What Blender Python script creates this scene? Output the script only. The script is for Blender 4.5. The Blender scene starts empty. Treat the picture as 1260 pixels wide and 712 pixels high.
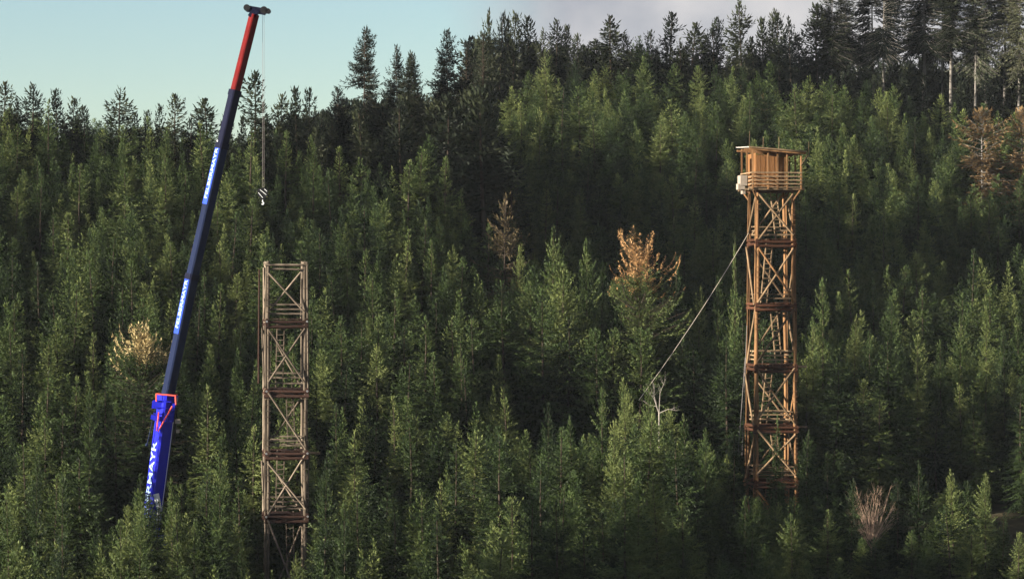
import bpy, math, random
import numpy as np
from mathutils import Vector, Matrix, noise
R = math.radians
PI = math.pi
S = bpy.context.scene
COL = S.collection
F = 3674.0                      # focal length in photo pixels (1260 px wide frame)

# ------------------------------------------------------------------ helpers
def P(px, py, Y):
    return Vector(((px-630)*Y/F, Y, (356-py)*Y/F))

def interp(x, pts):
    if x <= pts[0][0]: return pts[0][1]
    for (a, b), (c, d) in zip(pts, pts[1:]):
        if x <= c: return b+(d-b)*(x-a)/(c-a)
    return pts[-1][1]

def sstep(t):
    t = max(0., min(1., t)); return t*t*(3-2*t)

def tag(o, label=None, cat=None, group=None, kind=None):
    if label: o['label'] = label
    if cat: o['category'] = cat
    if group: o['group'] = group
    if kind: o['kind'] = kind
    return o

def empty(name, loc=(0,0,0), rz=0):
    o = bpy.data.objects.new(name, None); COL.objects.link(o)
    o.location = loc; o.rotation_euler = (0,0,rz); o.empty_display_size = .3
    return o

class MB:
    """collects shapes, builds ONE mesh object"""
    def __init__(s): s.v = []; s.f = []; s.sm = []
    def face(s, pts, smooth=False):
        n = len(s.v); s.v += [tuple(p) for p in pts]; s.f.append(tuple(range(n, n+len(pts)))); s.sm.append(smooth)
    def tube(s, a, b, r1, r2=None, n=8, caps=True):
        a = Vector(a); b = Vector(b); r2 = r1 if r2 is None else r2
        d = (b-a).normalized()
        u = d.orthogonal().normalized(); w = d.cross(u)
        k = len(s.v)
        for p, r in ((a, r1), (b, r2)):
            for i in range(n):
                t = 2*PI*i/n
                s.v.append(tuple(p+u*(r*math.cos(t))+w*(r*math.sin(t))))
        for i in range(n):
            j = (i+1) % n
            s.f.append((k+i, k+j, k+n+j, k+n+i)); s.sm.append(True)
        if caps:
            c1 = [s.v[k+i] for i in range(n)]; c2 = [s.v[k+n+i] for i in range(n)]
            s.face(c1[::-1]); s.face(c2)
    def path(s, pts, rs, n=6):
        for i in range(len(pts)-1):
            s.tube(pts[i], pts[i+1], rs[i], rs[i+1], n, caps=(i == len(pts)-2))
    def log(s, a, b, r, seed=0, n=9):
        """a slightly crooked, tapering round timber"""
        a = Vector(a); b = Vector(b); rnd = random.Random(seed)
        k = 4; pts = []; rs = []
        for i in range(k+1):
            t = i/k; p = a.lerp(b, t)
            if 0 < i < k: p += Vector((rnd.uniform(-1,1), rnd.uniform(-1,1), rnd.uniform(-1,1)))*r*.14
            pts.append(p); rs.append(r*(1.06-.14*t)*rnd.uniform(.985,1.015))
        d = (b-a).normalized(); u = d.orthogonal().normalized(); w = d.cross(u); base = len(s.v)
        for p, q in zip(pts, rs):
            for j in range(n):
                t = 2*PI*j/n; s.v.append(tuple(p+u*(q*math.cos(t))+w*(q*math.sin(t))))
        for i in range(k):
            for j in range(n):
                j2 = (j+1) % n; e = base+i*n
                s.f.append((e+j, e+j2, e+n+j2, e+n+j)); s.sm.append(True)
        c1 = s.v[base:base+n]; c2 = s.v[base+k*n:base+k*n+n]
        s.face(c1[::-1]); s.face(c2)
    def box(s, c, sz, m=None):
        c = Vector(c); x, y, z = (q/2 for q in sz)
        P8 = [Vector((sx*x, sy*y, sz_*z)) for sz_ in (-1,1) for sy in (-1,1) for sx in (-1,1)]
        if m is not None: P8 = [m @ p for p in P8]
        k = len(s.v); s.v += [tuple(c+p) for p in P8]
        for q in ((0,2,3,1),(4,5,7,6),(0,1,5,4),(2,6,7,3),(0,4,6,2),(1,3,7,5)):
            s.f.append(tuple(k+i for i in q)); s.sm.append(False)
    def bar(s, a, b, w, h, up=(0,0,1)):
        """box beam from a to b"""
        a = Vector(a); b = Vector(b); d = b-a
        z = d.normalized(); x = Vector(up).cross(z)
        if x.length < 1e-3: x = Vector((1,0,0))
        x.normalize(); y = z.cross(x)
        m = Matrix((x, y, z)).transposed()
        s.box((a+b)/2, (w, h, d.length), m)
    def build(s, name, mat, parent=None):
        me = bpy.data.meshes.new(name); me.from_pydata(s.v, [], s.f)
        me.polygons.foreach_set('use_smooth', s.sm); me.update()
        me.materials.append(mat)
        o = bpy.data.objects.new(name, me); COL.objects.link(o)
        if parent: o.parent = parent
        return o

# ------------------------------------------------------------------ materials
def nodes_mat(name):
    m = bpy.data.materials.new(name); m.use_nodes = True
    nt = m.node_tree; b = nt.nodes['Principled BSDF']
    return m, nt, b

def simple(name, col, rough=.6, metal=0., nscale=3., namp=.25, bump=0., stretch=None, vary=0.):
    m, nt, b = nodes_mat(name)
    tc = nt.nodes.new('ShaderNodeTexCoord'); mp = nt.nodes.new('ShaderNodeMapping')
    nz = nt.nodes.new('ShaderNodeTexNoise'); nz.inputs['Scale'].default_value = nscale; nz.inputs['Detail'].default_value = 6
    if stretch: mp.inputs['Scale'].default_value = stretch
    nt.links.new(tc.outputs['Object'], mp.inputs[0]); nt.links.new(mp.outputs[0], nz.inputs['Vector'])
    cr = nt.nodes.new('ShaderNodeValToRGB')
    cr.color_ramp.elements[0].position = .3; cr.color_ramp.elements[1].position = .7
    cr.color_ramp.elements[0].color = [c*(1-namp) for c in col]+[1]
    cr.color_ramp.elements[1].color = [min(1, c*(1+namp)) for c in col]+[1]
    nt.links.new(nz.outputs['Fac'], cr.inputs[0])
    if vary:
        oi = nt.nodes.new('ShaderNodeObjectInfo'); mr = nt.nodes.new('ShaderNodeMapRange'); mr.inputs['To Min'].default_value = 1-vary; mr.inputs['To Max'].default_value = 1+vary*.8
        vm = nt.nodes.new('ShaderNodeVectorMath'); vm.operation = 'SCALE'
        nt.links.new(oi.outputs['Random'], mr.inputs['Value']); nt.links.new(cr.outputs[0], vm.inputs[0]); nt.links.new(mr.outputs[0], vm.inputs['Scale']); nt.links.new(vm.outputs[0], b.inputs['Base Color'])
    else: nt.links.new(cr.outputs[0], b.inputs['Base Color'])
    b.inputs['Roughness'].default_value = rough; b.inputs['Metallic'].default_value = metal; b.inputs['Specular IOR Level'].default_value = .07
    if bump:
        bp = nt.nodes.new('ShaderNodeBump'); bp.inputs['Strength'].default_value = bump; bp.inputs['Distance'].default_value = .03
        nt.links.new(nz.outputs['Fac'], bp.inputs['Height']); nt.links.new(bp.outputs[0], b.inputs['Normal'])
    return m

def foliage(name, dark, mid, light, vary=1.0):
    """needle foliage: hue differs from tree to tree and from clump to clump"""
    m = bpy.data.materials.new(name); m.use_nodes = True
    nt = m.node_tree; nt.nodes.clear(); N = nt.nodes.new; L = nt.links.new
    out = N('ShaderNodeOutputMaterial')
    oi = N('ShaderNodeObjectInfo'); tc = N('ShaderNodeTexCoord')
    nz = N('ShaderNodeTexNoise'); nz.inputs['Scale'].default_value = 1.1; nz.inputs['Detail'].default_value = 4
    add = N('ShaderNodeVectorMath'); add.operation = 'ADD'
    sc = N('ShaderNodeVectorMath'); sc.operation = 'SCALE'; sc.inputs['Scale'].default_value = 37.
    cmb = N('ShaderNodeCombineXYZ')
    L(oi.outputs['Random'], cmb.inputs[0]); L(oi.outputs['Random'], cmb.inputs[1]); L(cmb.outputs[0], sc.inputs[0])
    L(tc.outputs['Object'], add.inputs[0]); L(sc.outputs[0], add.inputs[1]); L(add.outputs[0], nz.inputs['Vector'])
    # per tree tone + per clump tone
    m1 = N('ShaderNodeMath'); m1.operation = 'MULTIPLY_ADD'; m1.inputs[1].default_value = .55*vary; m1.inputs[2].default_value = -.27*vary
    L(oi.outputs['Random'], m1.inputs[0])
    m2 = N('ShaderNodeMath'); m2.operation = 'ADD'; L(m1.outputs[0], m2.inputs[0]); L(nz.outputs['Fac'], m2.inputs[1])
    cr = N('ShaderNodeValToRGB'); e = cr.color_ramp.elements
    e[0].position = .25; e[0].color = (*dark,1); e[1].position = .85; e[1].color = (*light,1)
    k = e.new(.52); k.color = (*mid,1)
    L(m2.outputs[0], cr.inputs[0])
    d = N('ShaderNodeBsdfDiffuse'); t = N('ShaderNodeBsdfTranslucent'); g = N('ShaderNodeBsdfGlossy')
    g.inputs['Roughness'].default_value = .5
    mx = N('ShaderNodeMixShader'); mx.inputs[0].default_value = .22
    mg = N('ShaderNodeMixShader'); mg.inputs[0].default_value = .008
    L(cr.outputs[0], d.inputs[0]); L(cr.outputs[0], t.inputs[0])
    L(d.outputs[0], mx.inputs[1]); L(t.outputs[0], mx.inputs[2])
    L(mx.outputs[0], mg.inputs[1]); L(g.outputs[0], mg.inputs[2]); L(mg.outputs[0], out.inputs[0])
    return m

M = dict(
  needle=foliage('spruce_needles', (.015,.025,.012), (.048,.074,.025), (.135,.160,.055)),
  needle_dark=foliage('shade_darkened_needles', (.008,.011,.009), (.016,.022,.014), (.036,.042,.022)),  # old and skyline spruces: grove shade and silhouette darkness put into the colour
  needle_pale=foliage('pale_needles', (.035,.045,.030), (.075,.085,.050), (.13,.13,.075)),
  brown=foliage('browned_needles', (.07,.05,.024), (.16,.105,.052), (.26,.17,.085), .5),
  brown_dull=foliage('dull_brown_needles', (.05,.045,.022), (.10,.075,.04), (.17,.12,.065), .5),
  orange=foliage('orange_dry_twigs', (.20,.12,.05), (.42,.25,.115), (.60,.38,.19), .3),
  straw=foliage('straw_dry_twigs', (.30,.25,.12), (.46,.36,.18), (.64,.53,.31), .3),
  bark=simple('spruce_bark', (.040,.031,.024), .9, 0, 8, .4, .4, (1,1,.2)),
  bark_pale=simple('pale_bark', (.13,.12,.11), .9, 0, 8, .35, .4, (1,1,.2)),
  dead=simple('bleached_dead_wood', (.22,.20,.175), .9, 0, 6, .3),
  dead_red=simple('reddish_dead_twigs', (.30,.21,.155), .85, 0, 3, .45),
  soil=simple('forest_floor', (.045,.038,.022), .95, 0, .6, .5, .3),
  log_new=simple('fresh_orange_timber', (.145,.078,.036), .8, 0, 2.2, .4, .3, (1,1,.4), .45),
  plank_new=simple('orange_boards', (.165,.080,.033), .75, 0, 5, .35, .2, (6,6,.3)),
  beam_dark=simple('dark_stained_beam', (.055,.024,.014), .75, 0, 2, .2, .2, None, .3),
  log_tan=simple('tan_brown_timber', (.13,.088,.052), .85, 0, 2.2, .45, .3, (1,1,.4), .5),
  log_old=simple('weathered_grey_timber', (.128,.102,.078), .9, 0, 2.2, .5, .3, (1,1,.4), .5),
  log_old_dark=simple('brown_weathered_beam', (.040,.022,.017), .8, 0, 2, .2, .2, None, .3),
  rail=simple('pale_railing_board', (.165,.115,.07), .85, 0, 3, .3, 0, None, .4),
  roof=simple('pale_roofing_sheet', (.45,.42,.38), .5, .1, 2.5, .25),
  panel=simple('grey_white_sheet', (.24,.205,.17), .6, 0, 4, .15),
  steel=simple('galvanised_steel', (.45,.45,.45), .35, .8, 4, .15),
  rope=simple('wire_rope', (.12,.11,.11), .5, .5, 4, .1),
  cable=simple('pale_guy_cable', (.55,.48,.38), .5, .3, 4, .1),
  blue=simple('crane_blue_paint', (.020,.05,.36), .45, 0, 1.2, .18),
  blue_deep=simple('crane_deep_blue_paint', (.012,.015,.34), .45, 0, 1.2, .15),
  slate=simple('crane_slate_blue_paint', (.005,.010,.034), .6, 0, .8, .25, 0, (1,1,.3)),
  navy=simple('crane_navy_paint', (.003,.004,.017), .6, 0, 1.2, .2),
  red=simple('crane_red_paint', (.085,.003,.003), .6, 0, 1.2, .2),
  redbar=simple('coral_red_paint', (.78,.10,.08), .4, 0, 2, .1),
  black=simple('black_rubber', (.012,.012,.014), .6, 0, 4, .2),
  white=simple('white_paint', (.60,.62,.64), .5, 0, 4, .06),
  letter=simple('pale_blue_lettering', (.30,.42,.62), .6, 0, 4, .08),
  glass=simple('cab_glass', (.02,.03,.04), .08, 0, 4, .1),
)

# ------------------------------------------------------------------ terrain
def ridgeL(X):  return interp(X, [(-46, 6.6), (-28, 4.6), (-18, 2.6), (-3, .8)])
def ridgeR(X):  return interp(X, [(-8, 15.5), (10, 16.2), (28, 15.4), (35, 13.4), (45, 12.0), (60, 11.2)])
def ground(X, Y):
    zl = interp(Y, [(0,-2.2), (12,-4), (60,-22), (130,-38), (160,-34.5), (185,-27), (193,-23), (255, ridgeL(X)), (262, ridgeL(X)+.6),
                    (330, ridgeL(X)+3.4), (420, ridgeL(X)+3), (900, -20), (3000,-60)])
    zr = interp(Y, [(0,-2.2), (12,-4), (60,-22), (130,-38), (160,-31), (185,-22.5), (200,-19.8), (222,-18), (245,-14), (266,-11.5), (330, ridgeR(X)-.8), (337, ridgeR(X)),
                    (400, ridgeR(X)+4), (450, ridgeR(X)+2), (900, -10), (3000,-60)])
    w = sstep((X+7)/12)
    z = zl*(1-w)+zr*w
    # unseen wooded spur added left of the frame, to shade the valley bottom
    dx = (X+60)/23; dy = (Y-137)/20
    z += 40*math.exp(-(dx*dx+dy*dy)**1.4) if Y < 230 and X < -20 else 0
    if Y > 150: z += .7*noise.noise((X*.06, Y*.06, 3.1))
    return z

def make_ground():
    xs = sorted(set([-1500,-900,-600,-300,-200,-150] + [x for x in range(-120, 121, 3)] + [150,200,300,600,900,1500]))
    ys = sorted(set([-600,-200,-60] + list(range(0, 160, 6)) + list(range(160, 420, 3)) + [430,450,500,600,900,1500,2500]))
    v = [(x, y, ground(x, y) if y >= 0 else -2.2) for y in ys for x in xs]
    n = len(xs)
    f = [(j*n+i, j*n+i+1, (j+1)*n+i+1, (j+1)*n+i) for j in range(len(ys)-1) for i in range(n-1)]
    me = bpy.data.meshes.new('hillside'); me.from_pydata(v, [], f); me.materials.append(M['soil'])
    me.polygons.foreach_set('use_smooth', [True]*len(f))
    o = bpy.data.objects.new('hillside', me); COL.objects.link(o)
    tag(o, kind='structure')
make_ground()

# ------------------------------------------------------------------ trees
def spray(mb, p, d, up, L, w, rnd):
    """one needle spray: a slim pointed kite"""
    s = d.cross(up)
    if s.length < 1e-4: s = Vector((1,0,0))
    s.normalize()
    s = (s+up*rnd.uniform(-.7,.7)).normalized()
    a = p; b = p+d*(L*.45)+s*w; c = p+d*L; e = p+d*(L*.5)-s*w
    mb.face((a, b, c, e))

def branch(mb, wood, p0, az, el, L, rnd, step=.24, size=1., droop=.5, lift=.35, full=1.):
    """a spruce branch: sags, turns up at its tip, side sprays in a herringbone"""
    h = Vector((math.cos(az), math.sin(az), 0)); up = Vector((0,0,1))
    side = Vector((-math.sin(az), math.cos(az), 0))
    n = max(2, int(L/step)); p = Vector(p0); ang = el
    for i in range(n):
        t = (i+1)/n
        ang = el - droop*math.sin(t*PI*.75) + lift*max(0, t-.55)*2.2
        d = h*math.cos(ang)+up*math.sin(ang)
        q = p+d*(L/n)
        if True:
            ls = (.30+.30*(1-t))*min(1, L/1.1)*size
            for sg in (-1, 1):
                if rnd.random() < .93:
                    sd = (d*.75+side*sg*rnd.uniform(.55,1.0)+up*rnd.uniform(-.38,.05)).normalized()
                    spray(mb, q-d*rnd.uniform(0, L/n), sd, up, ls*rnd.uniform(.7,1.25), .040*size*rnd.uniform(.8,1.5), rnd)
            if rnd.random() < .55:
                sd = (d*.6+up*rnd.uniform(-1.2,.5)+side*rnd.uniform(-.4,.4)).normalized()
                spray(mb, q, sd, side, ls*rnd.uniform(.5,.9), .04*size, rnd)
        p = q
    spray(mb, p-d*.05, (d+up*.2).normalized(), up, .3*size, .06*size, rnd)
    if wood is not None: wood.tube(p0, p, .022, .008, 4, False)

def spruce(seed, H=10., Rm=1.35, bare=.08, levels=44, per=7, top=.35, ragged=.25, mat='needle', bark='bark', size=1.,
           shape=1., droop=.45, lift=.4, gaps=.0, step=.24, twigs=False, trunk_r=.13, clump=.5, lean=.0, wild=0.):
    rnd = random.Random(seed)
    crown = MB(); tr = MB()
    az0 = rnd.uniform(0, 6.28)
    off = Vector((rnd.uniform(-90,90), rnd.uniform(-90,90), 0))
    def axis(t): return Vector((lean*t*t*H*.1+.09*math.sin(t*5+seed), .07*math.cos(t*6+seed*2), t*H))
    skipaz = [(rnd.uniform(bare,1), rnd.uniform(0,6.28)) for _ in range(int(gaps*14))]
    for k in range(levels):
        t = bare+(1-bare)*max(0., (k+rnd.uniform(-.3,.3))/levels)**.94
        if t > .985: continue
        t = max(bare, t)
        u = (1-t)/(1-bare)
        prof = (u**(.76*shape))*(1-.28*max(0, u-.75)/.25)
        n = max(3, int(per*(.55+.6*min(1, u*2))))
        for j in range(n):
            az = az0+k*1.3+j*2*PI/n+rnd.uniform(-.3,.3)
            tj = min(.985, max(bare*.9, t+rnd.uniform(-.3,.3)/levels))
            nz = noise.noise((math.cos(az)*1.1+off.x, math.sin(az)*1.1+off.y, t*H*.55))
            L = (Rm*1.08*prof+.06)*(1+clump*nz*1.6)*rnd.uniform(1-ragged, 1+ragged*.6)
            if wild and rnd.random() < wild: L *= rnd.uniform(1.1, 1.5)
            if L < .12: continue
            if any(abs(t-a) < .07 and abs((az-b+PI) % (2*PI)-PI) < .9 for a, b in skipaz): continue
            el = .75*(1-u)**2.2+.12-.30*u+rnd.uniform(-.15,.15)
            branch(crown, tr if twigs else None, axis(tj), az, el, L, rnd, step, size, droop*u**.5, lift)
    # leader
    for i in range(9):
        a = rnd.uniform(0,6.28); z = H*(.955+.05*i/9)
        spray(crown, axis(.955+.045*i/9), Vector((math.cos(a)*.5, math.sin(a)*.5, 1)).normalized(), Vector((1,0,0)), .22, .03, rnd)
    tr.path([axis(t) for t in (0,.2,.4,.6,.8,1.0)], [trunk_r, trunk_r*.85, trunk_r*.7, trunk_r*.5, trunk_r*.28, .015], 7)
    for i in range(int(bare*40)):      # dead stubs on a bare stem
        a = rnd.uniform(0,6.28); t = rnd.uniform(.3,1)*bare
        q = axis(t); tr.tube(q, q+Vector((math.cos(a), math.sin(a), -.15))*rnd.uniform(.25,.8), .018, .006, 4, False)
    return crown, tr, M[mat], M[bark]

PROTO = {}
def proto(key, **kw):
    PROTO[key] = dict(kw=kw, H=kw.get('H', 10.), done=None)

for i in range(6): proto('slim%d' % i, seed=10+i, Rm=1.35+.12*(i % 3), per=12, levels=34+2*(i % 3), shape=.95+.12*(i % 3), ragged=.30, clump=.5, droop=.35, lift=.3, gaps=.25, bare=.06, size=.84, step=.13, lean=.25*(i % 3-1))
for i in range(6): proto('full%d' % i, seed=30+i, Rm=2.1+.15*(i % 3), per=14, levels=31+2*(i % 3), shape=.95+.1*(i % 2), ragged=.30, clump=.5, droop=.4, lift=.3, gaps=.3, step=.13, bare=.05, size=.85, lean=.2*(i % 3-1))
for i in range(5): proto('near%d' % i, seed=50+i, Rm=2.2+.15*(i % 3), per=16, levels=36, shape=.95, ragged=.34, clump=.6, droop=.42, lift=.35, gaps=.3, step=.088, size=.66, bare=.05, lean=.2*(i % 3-1))
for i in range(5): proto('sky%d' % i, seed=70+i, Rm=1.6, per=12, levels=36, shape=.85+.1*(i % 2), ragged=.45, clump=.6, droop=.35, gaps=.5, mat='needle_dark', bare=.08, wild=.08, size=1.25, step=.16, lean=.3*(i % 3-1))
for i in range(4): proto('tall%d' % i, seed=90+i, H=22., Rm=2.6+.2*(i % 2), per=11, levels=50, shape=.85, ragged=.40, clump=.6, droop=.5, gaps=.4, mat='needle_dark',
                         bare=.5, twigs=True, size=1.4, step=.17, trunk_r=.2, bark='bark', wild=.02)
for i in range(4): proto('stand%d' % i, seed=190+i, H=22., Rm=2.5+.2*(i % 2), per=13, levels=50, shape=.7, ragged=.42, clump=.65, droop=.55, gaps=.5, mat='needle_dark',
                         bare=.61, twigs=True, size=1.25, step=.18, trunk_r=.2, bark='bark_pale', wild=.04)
for i in range(2): proto('fluffy%d' % i, seed=110+i, H=20., Rm=2.4, per=12, levels=46, shape=.55, ragged=.42, clump=.6, droop=.8, gaps=.4, mat='needle_pale',
                         bare=.55, twigs=True, size=1.15, step=.22, trunk_r=.2, bark='bark_pale')
proto('brown0', seed=130, H=10., Rm=2.0, per=10, levels=36, shape=.6, ragged=.5, clump=.6, droop=.3, gaps=.6, mat='brown', bare=.14, twigs=True, bark='bark_pale', step=.14, size=1.2)
proto('brown1', seed=131, H=10., Rm=1.7, per=10, levels=34, shape=.7, ragged=.5, clump=.7, droop=.35, gaps=.6, mat='brown_dull', bare=.1, twigs=True, step=.19, size=.95)

def get_proto(key):
    """meshes for a kind of tree, made once"""
    p = PROTO[key]
    if p['done'] is None:
        crown, tr, mc, mt = spruce(**p['kw'])
        co = crown.build('crown', mc); to = tr.build('trunk', mt)
        p['done'] = (co.data, to.data)
        bpy.data.objects.remove(co); bpy.data.objects.remove(to)
    return p['done']

# every tree wanted: dict(key, x, y, z, sx, sz, rot, name, label, group, force)
TREES = []
def add_tree(key, X, Y, H, wid=1., name='spruce_tree', label=None, group=None, force=False, z=None, rot=None, rnd=random):
    h0 = PROTO[key]['H']; sz = H/h0
    TREES.append(dict(key=key, X=X, Y=Y, z=ground(X, Y)-.15 if z is None else z, sz=sz, sx=sz*wid, H=H, name=name, label=label, group=group,
                      force=force, rot=rnd.uniform(0, 6.28) if rot is None else rot, Rm=PROTO[key]['kw'].get('Rm', 1.3)*sz*wid,
                      bare=PROTO[key]['kw'].get('bare', .08)))

def at_px(key, px, ytop, Y, wid=1., wpx=None, **kw):
    X = (px-630)*Y/F; z = ground(X, Y)-.15; H = (356-ytop)*Y/F-z
    if wpx is not None:
        rm = PROTO[key]['kw'].get('Rm')*H/PROTO[key]['H']; wid = (wpx/2*Y/F)/rm
    add_tree(key, X, Y, H, wid, **kw)

rs = random.Random(7)
# positions of the built things that need a clearing (x, y, radius)
TL = P(351, 700, 196); TR = P(949, 640, 220); CR = P(180, 700, 200)
CLEAR = [(TL.x, TL.y, 2.3), (TR.x, TR.y, 2.5), (CR.x, CR.y, 3.3), (CR.x-1.5, CR.y+2.5, 2.6)]
def blocked(X, Y, r=0):
    return any((X-a)**2+(Y-b)**2 < (c+r)**2 and Y > b-2.6 for a, b, c in CLEAR)

# sight corridors: nothing in front of the crane boom and towers may rise above these screen heights
CORR = [(1046, 1100, 195, 662), (140, 214, 206, 445), (748, 828, 230, 405), (180-22, 216, 200, 603), (322, 378, 196, 702), (918, 988, 220, 612)]
def limit(px, Y, H, z, halfpx):
    """clip the height so that screen landmarks stay in view"""
    for a, b, Yc, ylim in CORR:
        if Y < Yc+1 and a-halfpx*.55 < px < b+halfpx*.55:
            H = min(H, (356-ylim)*Y/F-z)
    return H

# --- left slope
Y = 176.
row = 0
while Y < 257:
    sp = 2.05
    X = -.171*Y-12+(row % 2)*sp*.5
    while X < 3:
        x = X+rs.uniform(-.75,.75); y = Y+rs.uniform(-.75,.75)
        X += sp
        px = 630+F*x/y; edge = 590+(356-F*0)*0
        if x > -1 + (y-176)*0.02 and y < 250: continue
        if blocked(x, y, .9): continue
        big = .5+.5*noise.noise((x*.09, y*.09, 0))
        H = 6.9+2.5*big+rs.choice([rs.uniform(-1.6,1.6), rs.uniform(-1.6,1.6), rs.uniform(1,3.2), rs.uniform(-3.5,-1)])
        if y < 200: H += .6
        z = ground(x, y)-.15
        H2 = limit(px, y, H, z, 20)
        if H2 < 3.2: continue
        add_tree(rs.choice(['slim%d' % rs.randrange(6)]*3+['full%d' % rs.randrange(6)]*2), x, y, H2, rs.uniform(.85,1.2)*(H/H2)**.5, rnd=rs)
    Y += sp*.87; row += 1
# --- trees on the left plateau behind its skyline
Y = 258.
while Y < 325:
    X = -.171*Y-10
    while X < -3:
        x = X+rs.uniform(-1,1); y = Y+rs.uniform(-1,1); X += 3.4
        px = 630+F*x/y
        line = interp(px, [(0,138),(150,158),(310,170),(340,150),(400,142),(430,132),(500,124),(560,116),(600,100)])
        z = ground(x, y)-.15
        H = (356-line-rs.uniform(-8, 16))*y/F-z
        add_tree(('sky%d' if px > 320 else 'full%d') % rs.randrange(5), x, y, max(5, H), 1.1, rnd=rs)
    Y += 3.4
# --- right far slope
Y = 262.; row = 0
while Y < 338:
    sp = 2.65
    X = -2+(row % 2)*sp*.5
    while X < .171*Y+12:
        x = X+rs.uniform(-1,1); y = Y+rs.uniform(-1,1); X += sp
        if x < .5 and y < 275: continue
        big = .5+.5*noise.noise((x*.07, y*.07, 5))
        H = 7.8+3.0*big+rs.choice([rs.uniform(-1.8,1.8), rs.uniform(-1.8,1.8), rs.uniform(1,3.6), rs.uniform(-3.5,-1)])
        if y > 326: H -= 1.2
        px = 630+F*x/y; z = ground(x, y)
        if 1185 < px < 1262 and 320 > y > 301: H = min(H, (356-268)*y/F-z)      # brown trees stand clear here
        if H < 3: continue
        add_tree(rs.choice(['full%d' % rs.randrange(6)]*3+['slim%d' % rs.randrange(6)]), x, y, H, rs.uniform(.85,1.2), rnd=rs)
    Y += sp*.87; row += 1
# --- ridge behind the right slope
Y = 340.
while Y < 392:
    X = -4
    while X < .171*Y+10:
        x = X+rs.uniform(-1,1); y = Y+rs.uniform(-1,1); X += 3.2
        px = 630+F*x/y
        line = interp(px, [(590,62),(700,66),(900,78),(990,84),(1040,84),(1100,82),(1260,80)])
        z = ground(x, y)-.15
        H = (356-line-rs.uniform(-12,14))*y/F-z
        add_tree('sky%d' % rs.randrange(5), x, y, H, 1.15, rnd=rs)
    Y += 3.6
# --- right foreground fill
MIDL = [(640,310),(690,310),(740,335),(785,320),(830,355),(850,410),(880,385),(910,345),(960,395),(1010,385),(1050,410),(1100,400),(1150,435),(1200,410),(1260,410)]
NEARL = [(655,520),(700,508),(740,490),(800,490),(850,530),(900,550),(940,570),(990,565),(1040,600),(1100,612),(1150,605),(1200,600),(1260,655)]
Y = 174.; row = 0
while Y < 262:
    sp = 3.1
    X = 0+(row % 2)*sp*.5
    while X < .171*Y+12:
        x = X+rs.uniform(-.9,.9); y = Y+rs.uniform(-.9,.9); X += sp
        px = 630+F*x/y
        if blocked(x, y, 1.2): continue
        if 206 < y < 222 and px < 1000 and rs.random() < .5: continue
        z = ground(x, y)-.15
        if y > 224: top = interp(px, MIDL)+rs.uniform(15,80)-(y-224)*.4
        elif y > 187: top = interp(px, NEARL)+rs.uniform(15,75)+(0 if y < 205 else -25)
        else: top = interp(px, NEARL)+rs.uniform(80,170)
        H = (356-top)*y/F-z
        H = limit(px, y, H, z, 30)
        if H < 3: continue
        add_tree(rs.choice(['near0','near1','near2','near3','near4','full0']), x, y, H, rs.uniform(.85,1.15)*max(1, (9/H)**.5), rnd=rs)
    Y += sp*.9; row += 1
# --- trees on the added spur outside the frame (they shade the valley bottom)
for i in range(150):
    x = rs.uniform(-95,-34); y = rs.uniform(112,166)
    if x > -.171*y-5.5: continue
    add_tree('slim%d' % rs.randrange(6), x, y, rs.uniform(8,12), 1.4, rnd=rs)

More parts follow.
